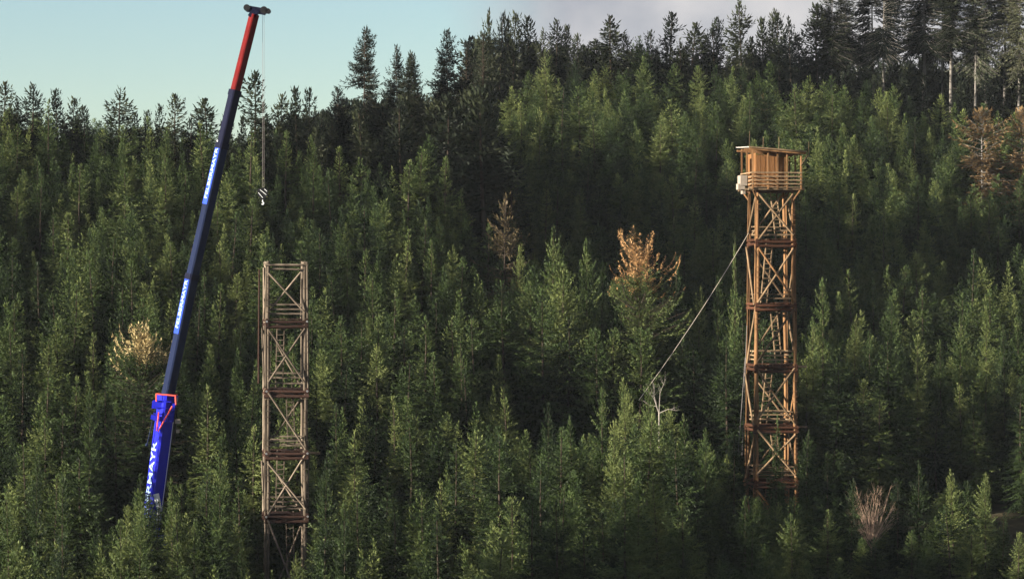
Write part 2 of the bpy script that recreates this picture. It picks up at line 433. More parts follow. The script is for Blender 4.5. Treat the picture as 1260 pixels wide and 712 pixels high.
# --- hand placed trees, right foreground (px, top py, depth, width px)
FG = [
 (682,278,236,62,'spruce with a pale crooked tip at the left end of the sunlit row'),
 (640,300,243,54,'spruce left of the row behind the browned spruce'),
 (722,296,232,56,'tall pointed spruce between the pale tipped spruce and the orange topped spruce'),
 (742,322,238,50,'shorter spruce just left of the orange topped spruce'),
 (832,318,240,52,'spruce touching the right side of the orange topped spruce'),
 (858,352,236,56,'bushy spruce that the pale guy cable crosses in the middle'),
 (884,338,232,44,'spruce left of the slender one beside the tall lookout tower'),
 (905,285,228,30,'very slender dark spruce standing against the left side of the lookout tower'),
 (1013,343,234,52,'tallest sunlit spruce right of the lookout tower'),
 (1001,392,228,44,'low spruce close behind the right legs of the lookout tower'),
 (1052,388,236,50,'second spruce right of the lookout tower in the sunlit row'),
 (1070,405,231,46,'short spruce in front of the twin tipped spruce right of the tower'),
 (1096,372,234,50,'twin tipped spruce in the middle of the row right of the tower'),
 (1128,412,230,48,'low bushy spruce in a dip of the row right of the tower'),
 (1158,420,233,46,'lowest spruce of the sunlit row right of the tower'),
 (1183,390,235,48,'spruce left of the slim pointed one near the right edge'),
 (1213,378,234,42,'slim pointed spruce third from the right edge in the sunlit row'),
 (1236,402,231,40,'short spruce wedged between two pointed ones near the right edge'),
 (1252,390,235,50,'spruce cut by the right edge of the view in the sunlit row'),
 (676,498,197,60,'leftmost spruce of the nearest sunlit group below the cable'),
 (704,512,192,56,'low broad spruce in front of the leftmost of the nearest group'),
 (741,478,196,58,'left one of the tall pair in the nearest group below the cable'),
 (770,468,200,56,'right one of the tall pair in the nearest group below the cable'),
 (797,472,196,46,'spruce at whose tip the pale guy cable ends'),
 (757,520,189,60,'broad spruce in front of the tall pair in the nearest group'),
 (845,508,198,52,'spruce right of the bleached dead tree'),
 (826,540,191,50,'low spruce in front of the bleached dead tree'),
 (868,528,194,44,'narrow spruce halfway between the dead tree and the lookout tower'),
 (905,532,200,56,'dense spruce directly left of the feet of the lookout tower'),
 (956,512,206,34,'narrow spruce growing up between the legs of the lookout tower'),
 (993,530,203,52,'spruce hiding the right foot of the lookout tower'),
 (1018,556,196,62,'broad spruce right of the feet of the lookout tower'),
 (1048,590,192,40,'small spruce left of the reddish dead bush'),
 (1106,588,196,46,'spruce right of the reddish dead bush'),
 (1131,568,194,50,'tallest spruce of the lit trio right of the dead bush, with a bare tip'),
 (1173,576,193,44,'spruce with a thin bare tip in the pair at lower right'),
 (1190,592,195,44,'spruce leaning against the thin tipped one at lower right'),
 (1212,582,192,46,'right one of the lit spruces at lower right before the dark gap'),
 (1254,655,186,54,'small lit spruce in the lower right corner'),
 (1234,632,191,56,'low spruce filling the dark gap near the lower right corner'),
 (957,616,196,56,'broad spruce in front of the tower feet'),
]
for i, (px, ty, Yd, w, lab) in enumerate(FG):
    slim = w < 36
    at_px('slim%d' % (i % 5) if slim else 'near%d' % (i % 5), px, ty, Yd, wpx=w*1.12, label=lab, group='sunlit foreground spruces', force=True, rnd=rs)
# --- left foreground, hand placed
FL = [(12,600,180,62,'pale lit spruce in the lower left corner'), (78,585,183,56,'second spruce from the left at the bottom of the slope'),
      (45,560,188,50,'dark spruce behind the two in the lower left corner'),
      (150,640,181,62,'spruce left of the crane foot at the bottom edge'), (212,590,190,46,'spruce right of the white crane strut'),
      (272,560,190,52,'spruce between the crane foot and the unfinished tower'), (240,640,183,52,'low spruce in front of the gap between crane and unfinished tower'),
      (400,560,189,54,'spruce directly right of the foot of the unfinished tower'), (425,620,182,50,'lit spruce at the edge of the dark hollow'),
      (298,662,184,44,'low spruce left of the foot of the unfinished tower'), (366,678,187,44,'spruce covering the foot of the unfinished tower'),
      (110,480,197,54,'spruce left of the crane boom base'), (172,622,188,50,'spruce covering the lower end of the crane boom'),
      (184,608,194,54,'spruce whose tip covers the lower left corner of the blue boom'),
      (172,584,196.8,62,'spruce leaning against the left side of the blue boom base'), (192,616,196,66,'bushy spruce in front of the blue boom base'),
      (222,596,196.5,60,'spruce right beside the end of the blue boom base'), (180,634,190,66,'spruce in front of the hidden crane carrier'),
      (157,622,193,50,'spruce left in front of the hidden crane carrier'),
      (655,675,182,34,'small pale spruce at the right end of the dark hollow')]
for i, (px, ty, Yd, w, lab) in enumerate(FL):
    at_px('near%d' % (i % 5), px, ty, Yd, wpx=w*1.1, label=lab, group='foreground spruces below the crane', force=True, rnd=rs)

# --- skyline trees (px, top, width px)
SKL = [(4,103,26),(22,122,24),(38,104,26),(72,112,26),(90,122,24),(106,132,22),(148,108,34),(168,140,20),(184,138,20),(196,131,18),(217,118,28),(235,142,22),
       (255,122,38),(280,140,20),(298,146,20),(312,90,36),(330,146,22),(348,118,28),(366,110,26),(380,112,26),(393,140,24),(408,146,24)]
SKR = [(600,14,26),(614,18,22),(623,24,20),(633,18,26),(651,22,34),(668,36,20),(683,25,26),(697,33,22),(711,44,24),(730,50,20),(752,20,42),(775,43,24),
       (790,56,22),(801,40,22),(820,18,34),(837,48,26),(852,30,38),(868,44,24),(878,36,24),(886,24,26),(911,-2,30),(928,46,24),(940,24,28),(958,20,32),
       (949,14,24),(972,22,26),(986,44,24),(1005,8,38)]
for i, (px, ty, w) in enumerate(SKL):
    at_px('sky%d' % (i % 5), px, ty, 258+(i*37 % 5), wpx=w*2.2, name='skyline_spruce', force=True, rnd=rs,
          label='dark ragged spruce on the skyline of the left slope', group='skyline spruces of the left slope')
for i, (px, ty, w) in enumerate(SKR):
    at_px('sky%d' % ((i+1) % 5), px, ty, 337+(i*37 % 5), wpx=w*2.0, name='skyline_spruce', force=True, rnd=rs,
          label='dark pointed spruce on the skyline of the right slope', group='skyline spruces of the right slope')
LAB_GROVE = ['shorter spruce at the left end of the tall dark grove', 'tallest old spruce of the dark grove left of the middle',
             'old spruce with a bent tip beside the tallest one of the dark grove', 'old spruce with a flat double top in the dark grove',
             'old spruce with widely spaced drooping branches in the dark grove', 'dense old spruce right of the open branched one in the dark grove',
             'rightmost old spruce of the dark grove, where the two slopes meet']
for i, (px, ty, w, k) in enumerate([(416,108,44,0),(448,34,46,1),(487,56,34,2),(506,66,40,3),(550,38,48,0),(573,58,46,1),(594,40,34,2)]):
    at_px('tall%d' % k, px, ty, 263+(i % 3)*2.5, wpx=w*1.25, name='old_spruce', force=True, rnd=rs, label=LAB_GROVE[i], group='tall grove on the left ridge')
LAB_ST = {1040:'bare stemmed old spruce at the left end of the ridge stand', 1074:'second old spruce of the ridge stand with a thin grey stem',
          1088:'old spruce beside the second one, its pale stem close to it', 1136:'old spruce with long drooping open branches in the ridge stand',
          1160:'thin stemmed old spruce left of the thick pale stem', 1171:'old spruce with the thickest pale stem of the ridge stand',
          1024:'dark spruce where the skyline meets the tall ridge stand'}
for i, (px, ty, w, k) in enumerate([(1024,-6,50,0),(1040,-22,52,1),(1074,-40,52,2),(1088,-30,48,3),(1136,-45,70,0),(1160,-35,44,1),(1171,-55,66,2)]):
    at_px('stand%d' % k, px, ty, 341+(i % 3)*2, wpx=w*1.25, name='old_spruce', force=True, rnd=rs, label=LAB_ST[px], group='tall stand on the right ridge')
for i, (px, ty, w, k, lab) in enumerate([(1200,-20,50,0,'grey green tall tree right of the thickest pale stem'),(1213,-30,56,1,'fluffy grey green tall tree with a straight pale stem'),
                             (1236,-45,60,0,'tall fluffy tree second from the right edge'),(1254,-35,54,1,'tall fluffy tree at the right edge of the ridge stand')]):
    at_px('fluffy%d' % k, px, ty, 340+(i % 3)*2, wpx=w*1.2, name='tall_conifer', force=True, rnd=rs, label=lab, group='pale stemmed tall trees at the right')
# --- browned trees
at_px('brown0', 1209, 136, 312, wpx=78, name='browned_tree', label='brown needled sparse tree with a pale straight stem on the upper right slope', group='browned trees', force=True, rnd=rs)
at_px('brown0', 1258, 135, 313, wpx=56, name='browned_tree', label='brown needled tree cut by the right edge of the view', group='browned trees', force=True, rnd=rs)
at_px('brown1', 622, 243, 246, wpx=60, name='browned_tree', label='brown ragged tree where the two slopes meet', group='browned trees', force=True, rnd=rs)
at_px('brown1', 938, 118, 326, wpx=46, name='browned_tree', label='dull brown tree high above the cabin of the lookout tower', group='browned trees', force=True, rnd=rs)

# ------------------------------------------------------------------ which trees show largest (coarse depth buffer in the frame)
def visible_area():
    W, Hh = 630, 356
    buf = np.full((Hh, W), -1, dtype=np.int32)
    order = sorted(range(len(TREES)), key=lambda i: -TREES[i]['Y'])
    for i in order:
        t = TREES[i]; s = F/t['Y']/2
        cx = (630+F*t['X']/t['Y'])/2
        ytop = (356-(t['z']+t['H'])*F/t['Y'])/2; ybot = (356-t['z']*F/t['Y'])/2
        hw = t['Rm']*s*.85
        y0 = max(0, int(ytop)); y1 = min(Hh-1, int(ytop+(ybot-ytop)*(1-t['bare'])))
        for yy in range(y0, y1+1):
            u = max(0., (yy-ytop)/(ybot-ytop))
            w = hw*(u/(1-t['bare']))**.75
            a = int(max(0, cx-w)); b = int(min(W-1, cx+w))
            if b >= a: buf[yy, a:b+1] = i
    cnt = np.bincount(buf[buf >= 0].ravel(), minlength=len(TREES))
    return cnt
for t in TREES:
    if t['H'] < 2.5: print('short tree', t['key'], t['label'], round(t['H'],2))
TREES = [t for t in TREES if t['H'] > 2.5]
cnt = visible_area()
for i, t in enumerate(TREES): t['vis'] = int(cnt[i])

def region_label(t):
    px = 630+F*t['X']/t['Y']; py = 356-(t['z']+t['H']*.8)*F/t['Y']
    left = t['X'] < 0
    size = 'slim' if t['key'].startswith('slim') else 'bushy'
    if left:
        boom = 205+(485-py)*.225
        if px < boom-95: c = 'well left of the crane boom'
        elif px < boom: c = 'just left of the crane boom'
        elif px < 320: c = 'between boom and unfinished tower'
        elif px < 450: c = 'close right of the unfinished tower'
        elif px < 540: c = 'right of the unfinished tower, below the grove'
        else: c = 'far right of the unfinished tower'
        r = 'top' if py < 220 else 'upper' if py < 300 else 'middle' if py < 430 else 'lower' if py < 560 else 'bottom'
        return '%s spruce on the %s left slope, %s' % (size, r, c), 'spruces of the left slope'
    if t['Y'] > 262:
        c = 'left of the cable' if px < 760 else 'between cable and tower' if px < 925 else 'right of the tower cabin' if px < 1090 else 'toward the right edge'
        r = 'sunlit upper' if py < 200 else 'shaded middle' if py < 330 else 'dark lower'
        return '%s spruce on the %s far slope, %s' % (size, r, c), 'spruces of the far right slope'
    c = 'below the cable' if px < 820 else 'left of the tower' if px < 940 else 'right of the tower' if px < 1090 else 'toward the right edge'
    if t['Y'] > 210: r = 'behind the sunlit middle row'
    elif t['Y'] > 188: r = 'filling the nearest rows'
    else: r = 'in deep bottom shade'
    return '%s dark spruce %s, %s' % (size, r, c), 'shaded foreground spruces'

MAXI = 296
forced = [t for t in TREES if t['force']]
n_spruce = sum(1 for t in forced if t['name'] == 'spruce_tree')
rest = sorted([t for t in TREES if not t['force'] and t['vis'] > 25], key=lambda t: -t['vis'])[:MAXI-n_spruce]
chosen = set(id(t) for t in rest)
PARTS = {}
def place(t):
    cm, tm = get_proto(t['key'])
    root = empty(t['name'], (t['X'], t['Y'], t['z']), t['rot']); root.scale = (t['sx'], t['sx'], t['sz'])
    if t['key'] not in PARTS:
        c = bpy.data.objects.new('crown', cm); k = bpy.data.objects.new('trunk', tm); PARTS[t['key']] = (c, k)
    else:
        c, k = (o.copy() for o in PARTS[t['key']])
    for o in (c, k): COL.objects.link(o); o.parent = root
    lab, grp = (t['label'], t['group']) if t['label'] else region_label(t)
    tag(root, lab, {'tall_conifer': 'tree', 'browned_tree': 'tree'}.get(t['name'], 'spruce tree'), grp)
    t['obj'] = root
for t in TREES:
    if t['force'] or id(t) in chosen: place(t)
stuff = [t for t in TREES if not t['force'] and id(t) not in chosen]
print('TREES', len(TREES), 'individual', len(forced)+len(rest), 'smallest vis', rest[-1]['vis'] if rest else None)

# the mass of the far forest: one object of instanced crowns
def forest_mass(name, items, kind='stuff'):
    keys = sorted(set(t['key'] for t in items))
    me = bpy.data.meshes.new(name); me.from_pydata([(t['X'], t['Y'], t['z']) for t in items], [], [])
    a = me.attributes.new('tree_scale', 'FLOAT_VECTOR', 'POINT'); a.data.foreach_set('vector', [c for t in items for c in (t['sx'], t['sx'], t['sz'])])
    a = me.attributes.new('tree_turn', 'FLOAT', 'POINT'); a.data.foreach_set('value', [t['rot'] for t in items])
    a = me.attributes.new('tree_kind', 'INT', 'POINT'); a.data.foreach_set('value', [keys.index(t['key']) for t in items])
    o = bpy.data.objects.new(name, me); COL.objects.link(o)
    ng = bpy.data.node_groups.new('forest_nodes', 'GeometryNodeTree')
    ng.interface.new_socket('Geometry', in_out='INPUT', socket_type='NodeSocketGeometry')
    ng.interface.new_socket('Geometry', in_out='OUTPUT', socket_type='NodeSocketGeometry')
    N = ng.nodes.new; L = ng.links.new
    gi = N('NodeGroupInput'); go = N('NodeGroupOutput')
    join = N('GeometryNodeJoinGeometry')
    for k in reversed(keys):
        get_proto(k)
        if k not in PARTS:
            place(next(t for t in items if t['key'] == k))
        g2 = N('GeometryNodeObjectInfo'); g2.inputs['Object'].default_value = PARTS[k][0]; g2.inputs['As Instance'].default_value = True
        L(g2.outputs['Geometry'], join.inputs[0])
    iop = N('GeometryNodeInstanceOnPoints'); iop.inputs['Pick Instance'].default_value = True
    def attr(nm, ty):
        n = N('GeometryNodeInputNamedAttribute'); n.data_type = ty; n.inputs['Name'].default_value = nm; return n.outputs['Attribute']
    cx = N('ShaderNodeCombineXYZ'); L(attr('tree_turn', 'FLOAT'), cx.inputs['Z'])
    L(gi.outputs[0], iop.inputs['Points']); L(join.outputs[0], iop.inputs['Instance'])
    L(attr('tree_kind', 'INT'), iop.inputs['Instance Index'])
    L(cx.outputs[0], iop.inputs['Rotation']); L(attr('tree_scale', 'FLOAT_VECTOR'), iop.inputs['Scale'])
    L(iop.outputs[0], go.inputs[0])
    md = o.modifiers.new('forest', 'NODES'); md.node_group = ng
    return tag(o, 'dense mass of small spruces filling both slopes behind and between the nearer trees', 'forest', kind='stuff')
forest_mass('spruce_forest', stuff)

# ------------------------------------------------------------------ broken-topped trees with dry tips
def dry_top_tree(px, ytop, Yd, wpx, mat, name, label, seed, extent=.16):
    rnd = random.Random(seed)
    X = (px-630)*Yd/F; z = ground(X, Yd)-.15; H = (356-ytop)*Yd/F-z
    root = empty(name, (X, Yd, z)); tag(root, label, 'tree')
    Hg = H-1.3
    w = wpx/2*Yd/F
    crown, tr, mc, mt = spruce(seed, H=Hg, Rm=w*1.3, per=15, levels=46, shape=.26, ragged=.5, clump=.7, droop=.3, lift=.8, gaps=.05, bare=.05, twigs=True, step=.15, size=.85)
    # several leaders stick out of the broken top
    for i in range(14):
        a = rnd.uniform(0, 6.28); r = w*rnd.uniform(.1,.8); b0 = Vector((math.cos(a)*r*.4, math.sin(a)*r*.4, Hg*.84-r*.5)); hh = rnd.uniform(.6,1.5)
        b1 = Vector((math.cos(a)*r, math.sin(a)*r, Hg*.88-r*.5)); b2 = b1+Vector((math.cos(a)*.25, math.sin(a)*.25, hh)); tr.path([b0, b1, b2], [.05,.035,.01], 5)
        for k in range(9):
            q = b1.lerp(b2, k/9)
            for q2 in range(7):
                aa = rnd.uniform(0, 6.28); branch(crown, None, q, aa, rnd.uniform(0,.6), .12+.55*(1-k/9)*rnd.uniform(.6,1.2), rnd, .12, .7, .2, .3)
    # the browned needles sit at the top and on a few outer boughs
    dry = MB(); green = MB()
    for f in crown.f:
        p = [crown.v[i] for i in f]; c = p[0]
        nz = noise.noise((c[0]*.8+seed, c[1]*.8, c[2]*.8))
        zt = Hg*(1-extent)+2.4*nz+rnd.uniform(-.5,.5)
        (dry if c[2] > zt or (nz > .5 and c[2] > Hg*(1-extent*2.2)) else green).face(p)
    green.build('crown', mc, root)
    tr.build('trunk', M['bark'], root)
    dry.build('dry_tips', M[mat], root)['label'] = 'dry %s coloured upper twigs' % ('orange' if mat == 'orange' else 'straw')
dry_top_tree(786, 291, 231, 84, 'orange', 'broken_spruce', 'broad spruce with a dry orange broken top in the sunlit row', 5, .10)
dry_top_tree(176, 392, 207, 70, 'straw', 'broken_spruce', 'broad spruce with a bleached straw coloured top left of the crane boom', 6, .10)

# ------------------------------------------------------------------ bare dead tree and dead bush
def bare_tree(name, base, tips, r0, mat, label, cat, seed, nside=5, sl=.7, stem=None):
    rnd = random.Random(seed); root = empty(name, base); tag(root, label, cat)
    b = Vector((0,0,0))
    if stem:
        b = Vector(stem); t_ = MB(); t_.log((0,0,0), b+Vector((0,0,.05)), r0*1.6, 3); t_.build('trunk', mat, root)
    for tp in tips:
        tp = Vector(tp); tr = tw = MB()
        mid = b.lerp(tp, .5)+Vector((rnd.uniform(-.3,.3), rnd.uniform(-.3,.3), .2))*min(1, tp.length/4)
        tr.path([b, mid, tp], [r0, r0*.6, r0*.2], 6)
        for i in range(nside):
            t = rnd.uniform(.45,1); q = mid.lerp(tp, t*2-1) if t > .5 else b.lerp(mid, t*2)
            d = ((tp-b).normalized()+Vector((rnd.uniform(-1,1), rnd.uniform(-1,1), rnd.uniform(-.4,.7)))).normalized()
            e = q+d*sl*rnd.uniform(.5,1.2); m2 = q.lerp(e, .5)+Vector((0,0,rnd.uniform(-.1,.1)))
            tw.path([q, m2, e], [r0*.3, r0*.2, r0*.08], 4)
        tr.build('branch', mat, root)
g = P(812, 600, 204); gz = ground(g.x, 204)
def rel(px, py, Yd, base): v = P(px, py, Yd)-Vector(base); return tuple(v)
base = (g.x, 204, gz)
bare_tree('dead_tree', base, [rel(819,466,203.6,base), rel(799,482,204,base), rel(805,473,204.3,base), rel(832,505,203.6,base), rel(797,498,204.2,base)], .034, M['dead'],
          'bleached leafless dead tree below the lower end of the guy cable', 'dead tree', 3, 7, .7, stem=rel(811,508,204,base))
g = P(1072, 660, 195); base = (g.x, 195, (356-690)*195/F)
rnd = random.Random(12)
tips = [rel(rnd.uniform(1044,1102), rnd.uniform(594,650), 195+rnd.uniform(-.8,.8), base) for _ in range(56)]
bare_tree('dead_bush', (base[0], 195, ground(base[0], 195)-.1), [(t[0], t[1], t[2]+base[2]-ground(base[0],195)+.1) for t in tips], .022, M['dead_red'],
          'reddish brown leafless bush of upright twigs at lower right', 'bush', 9, 9, .6, stem=(0,0,max(.5, (356-672)*195/F-ground(base[0],195))))

# ------------------------------------------------------------------ lookout towers
def tower(name, label, px, Yd, levels_px, w_top, w_bot, rot, mat, beam, rail, seed, finished):
    """levels_px: screen heights of the platforms, the first is the top"""
    rnd = random.Random(seed)
    X = (px-630)*Yd/F; g = ground(X, Yd)-.3
    root = empty(name, (X, Yd, g), rot); tag(root, label, 'lookout tower', 'wooden lookout towers')
    lv = [(356-y)*Yd/F-g for y in levels_px]        # local heights, top first
    ztop = lv[0]
    def hw(z): return (w_top+(w_bot-w_top)*(1-z/ztop))/2
    C = lambda sx, sy, z: Vector((sx*hw(z), sy*hw(z), z))
    zs = lv+[0.]
    corners = [(-1,-1),(1,-1),(1,1),(-1,1)]
    # corner posts: paired round timbers spliced at every platform
    for ci, (sx, sy) in enumerate(corners):
        m = MB()
        for a, (z1, z0) in enumerate(zip(zs, zs[1:])):
            j = Vector((rnd.uniform(-.06,.06), rnd.uniform(-.05,.05), 0)); j2 = Vector((rnd.uniform(-.06,.06), rnd.uniform(-.05,.05), 0))
            m.log(C(sx,sy,z0-.12)+j, C(sx,sy,z1+.25)+j2, rnd.uniform(.10,.135), seed+a*7+ci)
            if a < 4 or finished:
                o2 = Vector((sx*.15, -sy*.06, 0))
                m.log(C(sx,sy,z0+.1)+o2, C(sx,sy,z1-.15)+o2+Vector((rnd.uniform(-.05,.05),0,0)), .065, seed+a*11+ci)
        if ci in (0, 1):
            for k in range(int(ztop/.38)):      # climbing pegs / splices on the front posts
                z = .6+k*.38
                if z > ztop-.4 or rnd.random() < .35: continue
                p = C(sx,sy,z); m.tube(p+Vector((-.17,-.12,0)), p+Vector((.17,-.15,0)), .022, .022, 5)
        m.build('post', mat, root)
    faces = [(0,1),(1,2),(2,3),(3,0)]
    for li, z in enumerate(lv):
        m = MB()
        for fi, (a, b) in enumerate(faces):
            A = C(*corners[a], z); B = C(*corners[b], z); d = (B-A).normalized(); out = Vector((d.y, -d.x, 0))
            ext = .14+rnd.uniform(0,.12)
            off = .09
            for dz in ((0, -.30) if li else (0,)):
                zz = dz+(.14 if fi % 2 else 0)
                m.log(A-d*ext+out*off+Vector((0,0,zz)), B+d*ext+out*off+Vector((0,0,zz)), .115 if li else .075, seed+li*5+fi)
        m.build('ring_beam', beam if li or finished else mat, root)
        if li or not finished:
            h = hw(z)
            if li:
                m = MB(); n = 11
                for k in range(n):
                    if 6 < k < 10 and li % 2 == 0: y0, y1 = -h+.05, .1
                    elif 0 < k < 4 and li % 2: y0, y1 = -.1, h-.05
                    else: y0, y1 = -h+.05, h-.05
                    xx = -h+.12+(2*h-.24)*k/(n-1)
                    m.box((xx, (y0+y1)/2, z+.20), ((2*h-.24)/(n-1)-.02, y1-y0, .05))
                m.build('platform', beam, root)
    # cross braces on each face of each bay
    for li, (z1, z0) in enumerate(zip(zs, zs[1:])):
        for fi, (a, b) in enumerate(faces):
            A0 = C(*corners[a], z0+.35); B0 = C(*corners[b], z0+.35); A1 = C(*corners[a], z1-.30); B1 = C(*corners[b], z1-.30)
            d = (B0-A0).normalized(); out = Vector((d.y, -d.x, 0))*.13
            jt = lambda: Vector((0, 0, rnd.uniform(-.3,.3)))
            pat = (['X','X','/','X','X','\\'] if finished else ['\\','X','\\','X','\\','X'])[li] if fi == 0 else ('/' if (li+fi) % 2 else '\\')
            if pat in 'X/': m = MB(); m.log(A0+out+jt(), B1+out+jt(), (.078 if finished else .062), seed+li+fi*3); m.build('brace', M['log_tan'] if finished else mat, root)
            if pat in 'X\\': m = MB(); m.log(A1+out*1.9+jt(), B0+out*1.9+jt(), (.078 if finished else .062), seed+li+fi*5); m.build('brace', M['log_tan'] if finished and rnd.random() < .7 else mat, root)
    # stair flights zigzagging between platforms
    for li, (z1, z0) in enumerate(zip(zs, zs[1:])):
        m = MB(); h = hw(z1)-.35; s = 1 if li % 2 == 0 else -1
        za, zb = z0+.22, z1+.22
        if not finished and li == 0: zb = z0+(z1-z0)*.0+.22; continue
        for xo in (.0, .62):
            x0 = s*(.15+xo)*.75
            m.bar((x0, -s*h, za), (x0, s*h, zb), .06, .16)
        n = 13
        for k in range(1, n):
            t = k/n; m.box((s*(.15+.31)*.75, -s*h+2*s*h*t, za+(zb-za)*t), (.44, .24, .04))
        m.build('stair', rail, root)
    # railings at each landing
    for li, z in enumerate(lv[1:]):
        m = MB(); h = hw(z)
        for (sx, sy) in ((-1,-1),(1,-1),(1,1),(-1,1)):
            pass
        for dz in (.55, .85, 1.15):
            for fi, (a, b) in enumerate(faces):
                if rnd.random() < .25: continue
                A = C(*corners[a], z+dz)*1.0; B = C(*corners[b], z+dz); sc = .93
                A.x *= sc; A.y *= sc; B.x *= sc; B.y *= sc
                m.bar(A, B, .03, .09)
        m.build('railing', rail, root)
    return root, lv, hw

tr_root, lvR, hwR = tower('lookout_tower', 'tall orange timber lookout tower carrying a roofed cabin at its top', 949, 220,
                          [236, 298, 376, 451, 525, 592], 2.58, 3.0, R(8.3), M['log_new'], M['beam_dark'], M['rail'], 4, True)
tl_root, lvL, hwL = tower('lookout_tower', 'unfinished grey brown lookout tower without a cabin, its top bay open to the air', 351, 196,
                          [326, 396, 481, 557, 634], 2.36, 2.5, R(8.3), M['log_old'], M['log_old_dark'], M['log_old'], 21, False)
# extra scaffold pole at the upper left of the unfinished tower
m = MB(); zt = lvL[0]; m.log((-hwL(zt)-.55, .2, lvL[2]+.5), (-hwL(zt)-.50, .2, zt-.3), .07, 4); m.build('scaffold_pole', M['log_old_dark'], tl_root)
m = MB(); m.log((hwL(zt)+.22,-hwL(zt)-.1, lvL[2]-.4), (hwL(zt)+.16,-hwL(zt)-.1, zt+.2), .065, 14); m.build('scaffold_pole', M['log_old'], tl_root)
m = MB(); m.log((-1.1,-1.15,zt-.26),(1.2,-1.2,zt-.3),.06,5); m.build('top_rail', M['log_old'], tl_root)
for k in (1,2,3,4):
    m = MB()
    for sx in (-1,1):
        m.tube((sx*(hwL(lvL[k])+.12),-hwL(lvL[k])-.3,lvL[k]+.05),(sx*(hwL(lvL[k])+.12),-hwL(lvL[k])-.42,lvL[k]+.05),.07,.07,8)
    m.build('bolt_plate', M['steel'], tl_root)
# stub beams sticking out right
for root_, z, h_ in ((tr_root, lvR[3], hwR(lvR[3])), (tl_root, lvL[3], hwL(lvL[3])), (tr_root, lvR[4], hwR(lvR[4]))):
    m = MB(); m.log((h_-.3,-h_+.2,z+.05),(h_+1.0,-h_+.3,z+.02),.09,3); m.build('stub_beam', M['rail'], root_)

